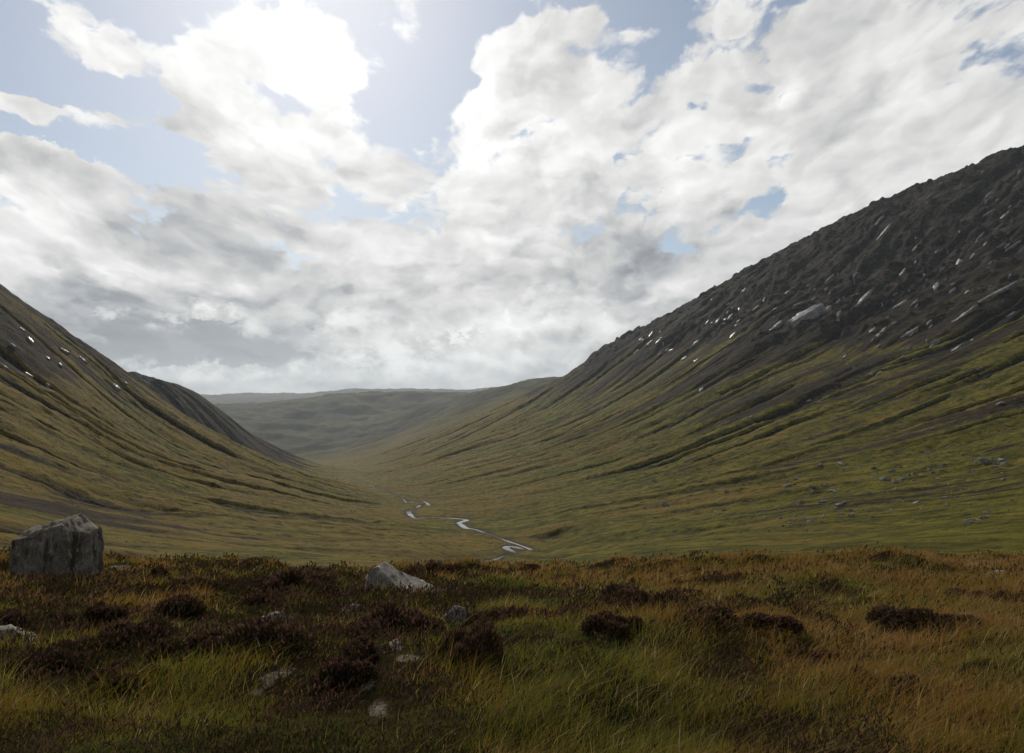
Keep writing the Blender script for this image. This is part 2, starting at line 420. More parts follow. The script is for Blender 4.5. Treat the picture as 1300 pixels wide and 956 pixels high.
# knoll: hummocks and tussocks
near = 1 - sstep(42, 80, Yg)
HUM = fbm(Xg / 2.6, Yg / 2.6, 3, 70)
Z += near * (HUM * 0.20 + gnoise(Xg / 7.5, Yg / 7.5, 75) * 0.28 + gnoise(Xg / 0.7, Yg / 0.7, 76) * 0.05)
Z += sstep(22, 32, Yg) * (1 - sstep(48, 70, Yg)) * (0.75 * gnoise(Xg / 8.5, Yg / 9, 79) + 0.35 * gnoise(Xg / 2.2, Yg / 3, 80))
Z += sstep(20, 45, Yg) * (1 - sstep(100, 180, Yg)) * fbm(Xg / 14, Yg / 14, 2, 78) * 0.6


def height(x, y):
    return grid_sample(Z, x, y)


def ground_at(u, v, lo=3.0, hi=6000.0):
    """first point where the sight line through photograph pixel (u, v) meets the ground"""
    d = pix_dir(u, v)
    Y = np.exp(np.linspace(math.log(lo + OFF), math.log(hi + OFF), 6000)) - OFF
    X = d.x / d.y * Y; zz = d.z / d.y * Y
    h = height(X, Y)
    hit = np.nonzero(zz < h)[0]
    if len(hit) == 0:
        return None
    k = hit[0]
    return Vector((X[k], Y[k], h[k]))


# stream: a winding line on the valley floor, cut a little into it
# (u, v, width in metres): broad pools and riffles where it shows in the photograph, a narrow cut between
STREAM_PX = [(612, 718, 1.9), (619, 712, 3.8), (629, 708, 2.2), (641, 704, 1.5), (654, 699, 1.5), (642, 695.5, 3.0), (652, 693, 3.4), (668, 693, 2.6), (677, 691, 3.4), (672, 689, 1.5), (655, 687, 1.5), (640, 683, 1.5), (625, 678, 1.5), (612, 674, 1.8),
             (602, 671, 1.5), (592, 668, 3.0), (585, 665, 3.4), (583, 662, 3.0), (592, 660, 3.4), (590, 658, 2.6), (578, 657, 3.0), (566, 656, 1.7), (552, 654, 1.5), (540, 654, 1.5), (526, 653, 1.9), (519, 649, 4.1), (522, 646, 3.8), (530, 643, 3.0), (534, 641, 1.5),
             (540, 641, 1.9), (544, 638.5, 3.4), (538, 636.5, 1.5), (526, 636, 1.5), (516, 636, 1.5), (512, 632, 0.6), (500, 627, 0.6), (488, 622, 0.6), (476, 617, 0.6), (468, 613, 1.2), (461, 611.5, 4.0), (454, 609, 0.6), (446, 606, 0.6)]
_sp = []
for (u, v, w_) in STREAM_PX:
    p = ground_at(u, v, 240, 3500)
    if p is not None and (not _sp or (p - Vector(_sp[-1][:3])).length > 1.0):
        _sp.append((*p, w_))
_sp = np.array(_sp)
def smooth_line(P, step):
    # Catmull-Rom through the points, then even steps
    out = []
    for i in range(len(P) - 1):
        p0, p1, p2, p3 = P[max(i - 1, 0)], P[i], P[i + 1], P[min(i + 2, len(P) - 1)]
        for t in np.linspace(0, 1, 16, endpoint=False):
            out.append(0.5 * ((2 * p1) + (-p0 + p2) * t + (2 * p0 - 5 * p1 + 4 * p2 - p3) * t * t + (-p0 + 3 * p1 - 3 * p2 + p3) * t ** 3))
    out.append(P[-1]); out = np.array(out)
    d = np.concatenate([[0], np.cumsum(np.linalg.norm(np.diff(out[:, :2], axis=0), axis=1))])
    s = np.arange(0, d[-1], step)
    return np.stack([np.interp(s, d, out[:, k]) for k in range(out.shape[1])], 1), s


stream_line, stream_s = smooth_line(_sp, 2.0)
# the water runs downhill: height never rises away from the knoll
hz = height(stream_line[:, 0], stream_line[:, 1])
hz = np.minimum.accumulate(hz)
ker = np.ones(31) / 31
hz = np.convolve(np.pad(hz, 15, 'edge'), ker, 'valid') - 0.7
stream_line[:, 2] = hz
stream_w = np.maximum(stream_line[:, 3], 0.6) * (1 + 0.3 * gnoise(stream_s / 17, stream_s * 0, 90) + 0.25 * gnoise(stream_s / 7, stream_s * 0, 92))
stream_line = stream_line[:, :3]
# cut the bed and flatten the banks
i0, i1 = np.searchsorted(Lg, math.log(230 + OFF)), np.searchsorted(Lg, math.log(stream_line[:, 1].max() + 60))
xm = np.interp(Yg[i0:i1, 0], np.sort(stream_line[:, 1]), stream_line[np.argsort(stream_line[:, 1]), 0])
subm = np.abs(Xg[i0:i1] - xm[:, None]) < 90
sx, sy = Xg[i0:i1][subm], Yg[i0:i1][subm]
dmin = np.full(len(sx), 1e9); zi = np.zeros(len(sx)); wi = np.zeros(len(sx))
for k in range(0, len(stream_line), 40):
    seg_ = stream_line[k:k + 40]
    d2 = (sx[:, None] - seg_[None, :, 0]) ** 2 + (sy[:, None] - seg_[None, :, 1]) ** 2
    a = d2.argmin(1); dd = np.sqrt(d2[np.arange(len(sx)), a])
    m = dd < dmin
    dmin[m] = dd[m]; zi[m] = seg_[a[m], 2]; wi[m] = stream_w[k + a[m]]
zsub = Z[i0:i1][subm]
half = wi * 0.5
bank = zi + np.where(dmin < half + 0.4, -0.5, 0) + sstep(0.3, 1.6, dmin - half) * 0.35 - 0.02 + np.maximum(dmin - half - 1.6, 0) * 0.03
k = 1 - sstep(half + 6, half + 34, dmin)
znew = zsub * (1 - k) + np.minimum(zsub, bank) * k
znew = np.where((dmin < half + 4) & (zsub < bank), zsub * 0.3 + bank * 0.7, znew)
Zc = Z[i0:i1].copy(); Zc[subm] = znew; Z[i0:i1] = Zc
BED = np.zeros_like(Z); b_ = BED[i0:i1].copy(); b_[subm] = 1 - sstep(0.5, 5.0, dmin - half + 2.2 * gnoise(sx / 9, sy / 9, 91)); BED[i0:i1] = b_

# ---- vegetation masks (patches of plants, plus cloud shade painted in heath colour on the second spur)
bigw = fbm(Xg / 120, Yg / 120, 3, 25)
HEATH_SHADE = np.where(Sg[None] > 0.02,
                 0.55 * LW + 0.45 * LF + 1.0 * big + np.interp(Z0, [-110, -60, -20, 0, 40, 110, 400], [-1.6, -0.85, -0.15, 0.3, 0.85, 1.35, 1.6]),
                 0.55 * LW + 0.45 * LF + 1.0 * big + np.interp(Z0, [-110, -50, 0, 30, 60, 100], [-1.4, -0.7, -0.15, 0.45, 0.5, 0.5]))
HEATH_SHADE = sstep(0.15, 1.25, HEATH_SHADE) * sstep(70, 170, Yg)
HEATH_SHADE = np.maximum(HEATH_SHADE, 0.9 * np.maximum(GUL, GULW))
HEATH_SHADE = np.maximum(HEATH_SHADE, 1.0 * sstep(1150, 1250, Yg) * (1 - sstep(2200, 2600, Yg)) * (1 - sstep(-0.30, -0.22, Sg[None])))  # second left spur: its cloud shade is painted in as dark heath colour
DRY = sstep(-0.6, 0.9, bigw + 0.35 * LF + np.interp(Sg, [-0.6, -0.15, 0.1, 0.6], [0.75, 0.6, -0.1, -0.35])[None])
FARM = fr


def grid_mesh(name, r0, r1, mat, attrs, kind='structure'):
    n, m = r1 - r0, NS
    co = np.stack([Xg[r0:r1], Yg[r0:r1], Z[r0:r1]], -1).astype(np.float32).reshape(-1, 3)
    idx = np.arange(n * m, dtype=np.int32).reshape(n, m)
    q = np.stack([idx[:-1, :-1], idx[:-1, 1:], idx[1:, 1:], idx[1:, :-1]], -1).reshape(-1, 4)
    o = raw_mesh(name, co, q, mat, {k: A[r0:r1].ravel() for k, A in attrs.items()})
    o['kind'] = kind
    return o


def raw_mesh(name, co, faces, mat, attrs=None, parent=None, smooth=True, tris=None):
    me = bpy.data.meshes.new(name)
    me.vertices.add(len(co)); me.vertices.foreach_set('co', np.asarray(co, np.float32).ravel())
    q = np.asarray(faces, np.int32)
    loops = q.ravel(); starts = np.arange(0, len(loops), q.shape[1], dtype=np.int32) if len(q) else np.zeros(0, np.int32)
    if tris is not None and len(tris):
        t = np.asarray(tris, np.int32)
        starts = np.concatenate([starts, len(loops) + np.arange(0, t.size, 3, dtype=np.int32)]).astype(np.int32)
        loops = np.concatenate([loops, t.ravel()]).astype(np.int32)
    me.loops.add(len(loops)); me.loops.foreach_set('vertex_index', loops)
    me.polygons.add(len(starts)); me.polygons.foreach_set('loop_start', starts)
    if smooth:
        me.polygons.foreach_set('use_smooth', np.ones(len(starts), bool))
    for k, A in (attrs or {}).items():
        at = me.attributes.new(k, 'FLOAT', 'POINT'); at.data.foreach_set('value', np.asarray(A, np.float32).ravel())
    me.update(calc_edges=True)
    me.materials.append(mat)
    o = bpy.data.objects.new(name, me); C.objects.link(o); o.parent = parent
    return o


def new_mat(name):
    m = bpy.data.materials.new(name); m.use_nodes = True
    return m, NT(m.node_tree)


def finish(g, col, rough=0.9, spec=0.25, bump=None, bstr=0.5, bdist=1.0, trans=None):
    b = g.n('ShaderNodeBsdfPrincipled')
    g.put(b.inputs['Base Color'], col); g.put(b.inputs['Roughness'], rough); g.put(b.inputs['Specular IOR Level'], spec)
    if bump is not None:
        bp = g.n('ShaderNodeBump'); g.put(bp.inputs['Height'], bump); bp.inputs['Strength'].default_value = bstr; bp.inputs['Distance'].default_value = bdist
        g.put(b.inputs['Normal'], bp.outputs[0])
    sh = b.outputs[0]
    if trans is not None:
        tr = g.n('ShaderNodeBsdfTranslucent'); g.put(tr.inputs[0], col)
        mx = g.n('ShaderNodeMixShader'); mx.inputs[0].default_value = trans
        g.t.links.new(b.outputs[0], mx.inputs[1]); g.t.links.new(tr.outputs[0], mx.inputs[2]); sh = mx.outputs[0]
    out = g.n('ShaderNodeOutputMaterial'); g.t.links.new(sh, out.inputs[0])
    return b


def hill_material():
    m, g = new_mat('moorland_hillside')
    pos = g.n('ShaderNodeNewGeometry').outputs['Position']
    heath_shade, rock, dry, gul, far, bed = (g.attr(k) for k in ('heather', 'rock', 'dry', 'gully', 'far', 'bed'))
    flow = g.attr('flow')
    nb = g.noise(pos, 0.018, 5, 0.6); nm = g.noise(pos, 0.09, 5, 0.65); nf = g.noise(pos, 0.45, 6, 0.65); nff = g.noise(pos, 1.6, 4, 0.6); nt = g.noise(pos, 0.22, 6, 0.72)
    grass = g.mix(g.ramp(nm, 0.3, 0.7), (0.078, 0.074, 0.006), (0.205, 0.175, 0.018))
    ochre = g.mix(g.ramp(nf, 0.3, 0.7), (0.150, 0.092, 0.012), (0.285, 0.195, 0.036))
    col = g.mix(g.math('MULTIPLY', g.ramp(g.math('ADD', dry, g.math('MULTIPLY', g.math('SUBTRACT', nm, 0.5), 1.0)), 0.25, 0.95), 0.75), grass, ochre)
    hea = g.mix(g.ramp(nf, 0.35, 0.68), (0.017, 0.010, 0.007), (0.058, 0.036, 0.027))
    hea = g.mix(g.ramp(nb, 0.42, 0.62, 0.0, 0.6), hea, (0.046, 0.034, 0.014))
    hm = g.math('ADD', heath_shade, g.math('MULTIPLY', g.math('SUBTRACT', nf, 0.5), 1.1))
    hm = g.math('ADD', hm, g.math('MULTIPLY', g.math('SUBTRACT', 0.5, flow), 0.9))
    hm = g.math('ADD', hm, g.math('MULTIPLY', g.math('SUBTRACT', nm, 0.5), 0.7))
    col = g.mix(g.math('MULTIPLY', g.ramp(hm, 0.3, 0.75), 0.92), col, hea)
    # tussocks and rush clumps
    col = g.mix(g.math('MULTIPLY', g.ramp(nt, 0.36, 0.50, 0.85, 0.0), g.math('SUBTRACT', 1.0, g.math('MULTIPLY', far, 0.8))), col, g.mix(heath_shade, (0.034, 0.034, 0.008), (0.012, 0.009, 0.006)))
    col = g.mix(g.math('MULTIPLY', g.ramp(nt, 0.56, 0.68, 0.0, 0.6), g.math('SUBTRACT', 1.0, rock)), col, g.mix(heath_shade, (0.25, 0.20, 0.055), (0.095, 0.060, 0.036)))
    # rushes and peat in the gully lines
    gm = g.ramp(g.math('ADD', gul, g.math('MULTIPLY', g.math('SUBTRACT', nf, 0.5), 0.9)), 0.35, 0.85)
    col = g.mix(g.math('MULTIPLY', gm, 0.93), col, (0.016, 0.012, 0.008))
    # crag: broken grey granite with dark moss between
    nr = g.noise(g.vm('MULTIPLY', pos, (1, 1, 1.3)), 0.16, 8, 0.72, dist=0.4); nr2 = g.noise(pos, 0.035, 6, 0.6)
    rk = g.ramp(g.math('ADD', g.math('MULTIPLY', g.math('ADD', nr, g.math('MULTIPLY', nr2, 0.6)), 1.0), g.math('MULTIPLY', rock, 0.22)), 1.04, 1.12)
    rcol = g.mix(g.ramp(nff, 0.3, 0.7), (0.045, 0.038, 0.031), (0.19, 0.17, 0.148))
    col = g.mix(g.math('MULTIPLY', g.math('MULTIPLY', rk, g.ramp(rock, 0.05, 0.6)), 0.85), col, rcol)
    moss = g.mix(g.ramp(nm, 0.4, 0.65), (0.015, 0.010, 0.006), (0.040, 0.028, 0.015))
    col = g.mix(g.math('MULTIPLY', g.math('MULTIPLY', g.ramp(rock, 0.25, 0.9), g.math('SUBTRACT', 1.0, g.math('MULTIPLY', rk, 0.9))), 0.75), col, moss)
    # gravel of the stream bank
    col = g.mix(g.math('MULTIPLY', bed, 0.75), col, g.mix(g.ramp(nff, 0.35, 0.65), (0.03, 0.024, 0.017), (0.12, 0.10, 0.075)))
    # forestry and moor on the far hills
    fcol = g.mix(g.ramp(g.noise(pos, 0.004, 6, 0.6), 0.40, 0.62), (0.022, 0.023, 0.010), (0.100, 0.088, 0.032))
    fcol = g.mix(g.ramp(nb, 0.40, 0.62), fcol, (0.050, 0.042, 0.019))
    col = g.mix(far, col, fcol)
    col = g.mix(g.ramp(g.math('ADD', g.math('MULTIPLY', nff, 0.5), g.math('MULTIPLY', nf, 0.5)), 0.36, 0.64, 0.0, 0.75), col, g.scale(col, g.ramp(far, 0.0, 1.0, 0.45, 0.85)))
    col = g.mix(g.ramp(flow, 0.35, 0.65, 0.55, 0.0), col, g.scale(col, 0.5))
    h = g.math('ADD', g.math('MULTIPLY', g.math('ADD', nf, g.math('MULTIPLY', nt, 2.0)), 1.2), g.math('MULTIPLY', nff, 0.35))
    h = g.math('ADD', h, g.math('MULTIPLY', nr, g.math('MULTIPLY', rock, 3.0)))
    finish(g, col, 0.95, 0.05, h, 1.0, 1.3)
    return m


HILL = hill_material()


def ground_material():
    m, g = new_mat('peaty_ground')
    pos = g.n('ShaderNodeNewGeometry').outputs['Position']
    bare, dry = g.attr('bare'), g.attr('dry')
    nf = g.noise(pos, 3.0, 6, 0.65); ng = g.noise(pos, 22.0, 5, 0.7); nm = g.noise(pos, 0.6, 4, 0.6)
    col = g.mix(g.ramp(nf, 0.35, 0.7), (0.012, 0.009, 0.005), (0.040, 0.030, 0.012))
    col = g.mix(g.ramp(nm, 0.45, 0.65, 0, 0.7), col, (0.034, 0.036, 0.010))
    grav = g.mix(g.ramp(ng, 0.35, 0.65), (0.05, 0.040, 0.028), (0.19, 0.155, 0.115))
    col = g.mix(g.math('MULTIPLY', g.ramp(g.math('ADD', bare, g.math('MULTIPLY', g.math('SUBTRACT', nf, 0.5), 1.2)), 0.45, 0.75), g.ramp(bare, 0.12, 0.35)), col, grav)
    finish(g, col, 0.95, 0.0, g.math('ADD', nf, g.math('MULTIPLY', ng, 0.3)), 0.7, 0.05)
    return m


GROUND = ground_material()
# bare worn patches on the knoll: (u, v, half width px, half height px)
BARE = np.zeros_like(Z)
nr_rows = np.searchsorted(Lg, math.log(60 + OFF))
dj = np.arange(nr_rows)
zz = Z[:nr_rows]; yy = np.maximum(Yg[:nr_rows], 0.5)
tt = zz / yy; cP, sP = math.cos(PITCH), math.sin(PITCH)
UU = CX + F * Xg[:nr_rows] / (yy * cP + zz * sP); VV = CY - F * (zz * cP - yy * sP) / (yy * cP + zz * sP)
for (u, v, a, b, tilt) in ((352, 856, 30, 9, -0.6), (330, 876, 20, 8, -0.6), (383, 830, 10, 7, -0.6), (466, 858, 15, 22, 0.2), (480, 900, 18, 16, 0.3), (520, 836, 26, 7, 0.0), (472, 836, 10, 8, 0)):
    du = (UU - u); dv = (VV - v) - tilt * du * 0.5
    BARE[:nr_rows] = np.maximum(BARE[:nr_rows], np.exp(-((du / a) ** 2 + (dv / b) ** 2)))
ATT = {'heather': HEATH_SHADE, 'rock': np.maximum(ROCK, 0.6 * ROCKL), 'dry': DRY, 'gully': np.maximum(GUL, 0.7 * GULW), 'far': FARM, 'bed': BED, 'flow': np.clip(0.5 + 0.16 * LX + 0.12 * LF, 0, 1)}  # the first attribute also carries the spur's painted cloud shade
rA = np.searchsorted(Lg, math.log(66 + OFF)); rB = np.searchsorted(Lg, math.log(4700 + OFF))
grid_mesh('ground', 0, rA + 1, GROUND, {'bare': BARE, 'dry': DRY})
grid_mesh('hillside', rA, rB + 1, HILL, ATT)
grid_mesh('far_hills', rB, NL, HILL, ATT)

# water surface
def water_material():
    m, g = new_mat('stream_water')
    pos = g.n('ShaderNodeNewGeometry').outputs['Position']
    b = finish(g, (0.03, 0.026, 0.018), 0.08, 0.5, g.noise(pos, 1.2, 3, 0.6), 0.12, 0.3)
    b.inputs['IOR'].default_value = 1.33
    return m


tg = np.gradient(stream_line[:, :2], axis=0); tg /= np.linalg.norm(tg, axis=1)[:, None] + 1e-9
nrm = np.stack([-tg[:, 1], tg[:, 0]], 1)
cols = []
for f in (-1, -0.5, 0, 0.5, 1):
    p = stream_line[:, :2] + nrm * (stream_w * 0.5 + 0.12)[:, None] * f
    cols.append(np.concatenate([p, stream_line[:, 2:3]], 1))
co = np.stack(cols, 1).reshape(-1, 3)
ii = np.arange(len(stream_line) * 5).reshape(-1, 5)
q = np.stack([ii[:-1, :-1], ii[1:, :-1], ii[1:, 1:], ii[:-1, 1:]], -1).reshape(-1, 4)
raw_mesh('stream', co, q, water_material())['kind'] = 'structure'
print('terrain done', round(time.time() - T0, 1))

# ------------------------------------------------------------------ haze: the air of the whole glen
def haze():
    bm = bmesh.new(); bmesh.ops.create_cube(bm, size=1)
    me = bpy.data.meshes.new('haze'); bm.to_mesh(me); bm.free()
    o = bpy.data.objects.new('haze', me); C.objects.link(o)
    zlo, zhi = float(Z.min()) - 2, max(float(Z.max()) + 4, 6)
    xm_ = float(np.abs(Xg).max()) + 50; y0, y1 = float(Yg.min()) - 20, float(Yg.max()) + 50
    o.scale = (2 * xm_, y1 - y0, zhi - zlo); o.location = (0, (y0 + y1) / 2, (zlo + zhi) / 2)
    m, g = new_mat('valley_air')
    v = g.n('ShaderNodeVolumePrincipled'); v.inputs['Density'].default_value = HAZE_DENSITY; v.inputs['Color'].default_value = (0.80, 0.91, 1.0, 1)
    v.inputs['Anisotropy'].default_value = 0.35
    out = g.n('ShaderNodeOutputMaterial'); g.t.links.new(v.outputs[0], out.inputs['Volume'])
    me.materials.append(m); o['kind'] = 'stuff'


HAZE_DENSITY = 2.6e-5
haze()

# ------------------------------------------------------------------ rocks
def rock_material(name, dark, light, lichen, scale=1.0, rough=0.9, spec=0.12):
    m, g = new_mat(name)
    oi = g.n('ShaderNodeObjectInfo')
    tc = g.n('ShaderNodeTexCoord').outputs['Object']
    p = g.vm('ADD', g.scale(tc, scale), g.scale(oi.outputs['Location'], 0.37))
    n1 = g.noise(p, 1.6, 6, 0.65); n2 = g.noise(p, 9.0, 6, 0.7); n3 = g.noise(p, 45.0, 3, 0.6); n4 = g.noise(g.vm('MULTIPLY', p, (1, 1, 0.35)), 3.5, 5, 0.6, dist=0.6)
    col = g.mix(g.ramp(g.math('ADD', g.math('MULTIPLY', n1, 0.5), g.math('MULTIPLY', n2, 0.5)), 0.36, 0.64), dark, light)
    col = g.mix(g.ramp(n4, 0.53, 0.66, 0, 0.85), col, g.scale(g.mix(0.5, dark, dark), 0.35))
    col = g.mix(g.ramp(g.noise(p, 5.0, 5, 0.75), 0.56, 0.60, 0, 0.8), col, lichen)
    col = g.mix(g.ramp(g.noise(p, 2.2, 7, 0.7), 0.56, 0.64, 0, 0.8), col, (0.050, 0.048, 0.018))
    col = g.mix(g.ramp(n3, 0.55, 0.70, 0, 0.5), col, g.scale(light, 1.25))
    b = finish(g, col, rough, spec, g.math('ADD', g.math('MULTIPLY', n2, 0.7), g.math('ADD', g.math('MULTIPLY', n1, 1.0), g.math('MULTIPLY', n3, 0.15))), 0.7, 0.10 / scale)
    return m


GRANITE = rock_material('grey_granite', (0.12, 0.102, 0.080), (0.31, 0.272, 0.225), (0.34, 0.32, 0.24))
GRANITE_DARK = rock_material('weathered_granite', (0.062, 0.050, 0.036), (0.19, 0.160, 0.122), (0.24, 0.22, 0.16))
HILLROCK = rock_material('hillside_granite', (0.085, 0.078, 0.068), (0.25, 0.235, 0.21), (0.24, 0.23, 0.2), 0.3)


def wet_slab_material():
    m, g = new_mat('wet_granite_slab')
    p = g.n('ShaderNodeNewGeometry').outputs['Position']
    n1 = g.noise(p, 0.12, 6, 0.65); n2 = g.noise(p, 0.6, 5, 0.65)
    col = g.mix(g.ramp(n1, 0.35, 0.65), (0.085, 0.074, 0.064), (0.20, 0.178, 0.158))
    col = g.mix(g.ramp(n2, 0.50, 0.62, 0, 0.92), col, (0.030, 0.025, 0.018))
    wet = g.ramp(g.noise(p, 0.05, 4, 0.6), 0.42, 0.60)
    rough = g.math('SUBTRACT', 0.62, g.math('MULTIPLY', wet, 0.34))
    b = finish(g, col, 0.5, 0.5, n2, 0.5, 0.5); g.put(b.inputs['Roughness'], rough)
    return m


SLAB = wet_slab_material()


def rock_mesh(name, planes, size, seed, mat, sub=4, amp=0.05, freq=2.0):
    """a boulder: a ball trimmed by planes, then weathered; planes are (normal, distance)"""
    bm = bmesh.new(); bmesh.ops.create_icosphere(bm, subdivisions=sub, radius=1.9)
    P = np.array([v.co[:] for v in bm.verts])
    for it in range(2):
        for nvec, dd in planes:
            nv = np.array(nvec, float); nv /= np.linalg.norm(nv)
            over = P @ nv - dd
            P -= np.maximum(over, 0)[:, None] * nv
    nn = P / (np.linalg.norm(P, axis=1)[:, None] + 1e-6)
    dis = fbm(P[:, 0] * freq + P[:, 2] * 1.3, P[:, 1] * freq - P[:, 2] * 1.7, 4, 200 + seed) * amp + gnoise(P[:, 2] * freq * 3 + seed, P[:, 0] * freq * 1.5, 230 + seed) * amp * 0.35
    P += nn * dis[:, None]
    P *= np.array(size)
    for v, p in zip(bm.verts, P):
        v.co = p
    for f in bm.faces:
        f.smooth = True
    me = bpy.data.meshes.new(name); bm.to_mesh(me); bm.free(); me.materials.append(mat)
    return me


def random_planes(rng, n=11, lo=0.55, hi=0.95):
    out = []
    for i in range(n):
        v = rng.normal(size=3); v[2] = v[2] * 0.8 + 0.15
        out.append((v, rng.uniform(lo, hi)))
    return out


def tag(o, label, cat, group=None):
    o['label'] = label; o['category'] = cat
    if group:
        o['group'] = group
    return o


def put_rock(name, me, u, v, label, cat, scale=1.0, rz=0.0, sink=0.1, group=None, tilt=(0, 0), lo=3.0, hi=6000):
    p = ground_at(u, v, lo, hi)
    o = bpy.data.objects.new(name, me); C.objects.link(o)
    o.location = (p.x, p.y, p.z - sink); o.rotation_euler = (tilt[0], tilt[1], rz)
    o.scale = (scale,) * 3 if not isinstance(scale, (tuple, list)) else scale
    return tag(o, label, cat, group)


# the big block at the left: dark front face, paler right-hand face, sloping top
block = rock_mesh('granite_block', [((-0.05, -1, 0.06), 0.75), ((0.80, -0.52, 0.05), 0.98), ((-1, -0.1, 0.10), 1.16), ((-0.21, -0.16, 1), 1.26), ((0.55, -0.1, 1), 1.46), ((0, 1, 0.1), 0.8), ((1, 0, 0.1), 1.2), ((0, 0, -1), 0.5),
                                    ((-0.85, -0.15, 0.75), 1.46), ((0.1, -0.75, 0.9), 1.50), ((0.75, -0.4, 0.6), 1.50)], (1, 1, 1), 3, GRANITE_DARK, 6, 0.085, 1.7)
BY = 21.0
put_rock('boulder', block, 70, 733, 'big square-cut granite boulder with a sloping top at the left edge of the grass', 'boulder', scale=(1.02, 1.0, 1.42), sink=0.12)
wedge = rock_mesh('pointed_rock', [((-0.25, -0.85, 0.42), 0.55), ((0.42, -0.25, 0.86), 0.44), ((-1, -0.2, 0.35), 0.92), ((0, 1, 0.3), 0.5), ((0.9, 0, 0.3), 1.5), ((-0.5, 0.1, 0.75), 0.86), ((0, 0, -1), 0.4), ((0.1, -0.95, -0.1), 0.62)],
                  (0.62, 0.66, 0.70), 5, GRANITE, 6, 0.055, 1.6)
put_rock('boulder', wedge, 502, 753, 'pale grey pointed boulder sloping down to the right in the middle of the grass', 'boulder', scale=1.36, sink=0.02)
rng = np.random.RandomState(11)
small = [rock_mesh('small_rock', random_planes(rng), (1, 1, 0.8), 20 + i, GRANITE, 5, 0.08, 2.0) for i in range(4)]
put_rock('rock', small[0], 576, 790, 'small speckled rock half covered by heather in front of the pointed boulder', 'rock', (0.30, 0.27, 0.34), 0.4, 0.0)
put_rock('rock', small[1], 447, 777, 'small pale stone in the grass left of the pointed boulder', 'rock', (0.24, 0.2, 0.2), 1.4, 0.0)
put_rock('rock', small[2], 8, 816, 'smooth grey rock among heather at the left edge', 'rock', (0.40, 0.34, 0.30), 0.2, 0.02)
put_rock('rock', small[3], 150, 722, 'low flat pale stone just right of the big square boulder', 'rock', (0.42, 0.3, 0.24), 0.1, 0.02)
put_rock('rock', small[1], 1272, 733, 'low rounded pale rock in rust grass at the right edge', 'rock', (0.62, 0.4, 0.36), 0.1, 0.02)
put_rock('rock', small[0], 866, 736, 'small dark rock capped with heather in rust grass', 'rock', (0.20, 0.2, 0.2), 2.1, 0.0)
put_rock('rock', small[2], 346, 792, 'pale stone showing under a purple heather bush', 'rock', (0.24, 0.18, 0.22), 0.7, 0.0)
put_rock('rock', small[3], 538, 727, 'dark mossy rock under heather behind the pointed boulder', 'rock', (0.42, 0.4, 0.34), 0.5, 0.0)
put_rock('rock', small[0], 1282, 790, 'small grey stone low in the dark grass near the right edge', 'rock', (0.14, 0.12, 0.12), 0.9, 0.0)
put_rock('rock', small[1], 497, 826, 'stone beside the bare gravel patch at the bottom', 'rock', (0.16, 0.14, 0.12), 2.9, 0.0)

# granite slabs bedded in the slopes, wet with seepage: (u, v, length px, width px, how far turned to face down the slope)
G_RIGHT = Vector((-0.80, -0.06, 0.52)).normalized()
SLABS = [(1025, 399, 46, 20, .25), (1048, 396, 17, 9, 1), (985, 415, 14, 8, 1), (1094, 382, 27, 7, .9), (1065, 399, 10, 6, .9), (1064, 407, 16, 4, .9), (1015, 386, 11, 4, .7), (1142, 388, 20, 7, .5), (1161, 385, 11, 4, .8),
         (1108, 420, 10, 6, 1), (1122, 420, 11, 6, 1), (1115, 427, 8, 5, .9), (1154, 424, 20, 10, .5), (1188, 365, 22, 8, .5), (1268, 371, 46, 8, .4), (1223, 401, 30, 6, .8), (1215, 443, 22, 5, 1), (1217, 334, 13, 6, .6),
         (1235, 326, 10, 4, 1), (1146, 347, 18, 5, .5), (1173, 349, 12, 5, .7), (1163, 315, 10, 4, .6), (1052, 355, 14, 4, .5), (944, 370, 8, 4, .8), (911, 409, 8, 4, .9), (927, 403, 12, 4, .8), (881, 438, 15, 5, .9),
         (827, 424, 9, 3, 1), (836, 434, 7, 4, .9), (809, 446, 5, 5, 1), (869, 456, 8, 5, .6), (931, 426, 12, 5, .6), (1254, 272, 14, 7, .4), (1275, 275, 10, 7, .4), (1119, 299, 32, 4, .7), (1115, 282, 18, 4, .9),
         (1228, 372, 10, 5, .5), (1208, 371, 12, 6, .4), (1136, 411, 6, 3, 1), (890, 496, 10, 5, .6), (954, 530, 5, 3, 1), (1073, 453, 6, 3, 1), (1027, 510, 5, 3, .8), (1290, 310, 16, 5, .4), (1245, 300, 12, 4, .4),
         (960, 392, 9, 4, .5), (905, 424, 7, 4, .8), (1000, 372, 8, 3, .5), (1085, 350, 10, 4, .4), (1284, 400, 14, 4, .5), (1180, 410, 9, 4, .7)]
SLABS_L = [(28, 420, 9, 3, .6), (38, 433, 15, 4, .7), (81, 446, 14, 3, .7), (60, 456, 8, 3, .7), (76, 464, 6, 2, .6), (6, 468, 8, 3, .7), (36, 477, 10, 3, 1), (60, 490, 6, 3, 1), (147, 492, 15, 4, .7), (159, 487, 5, 2, .8), (105, 458, 14, 3, .4), (16, 440, 9, 4, .4)]


def glint_normal(p):
    h = (-p.normalized()) + SUN
    return h.normalized()


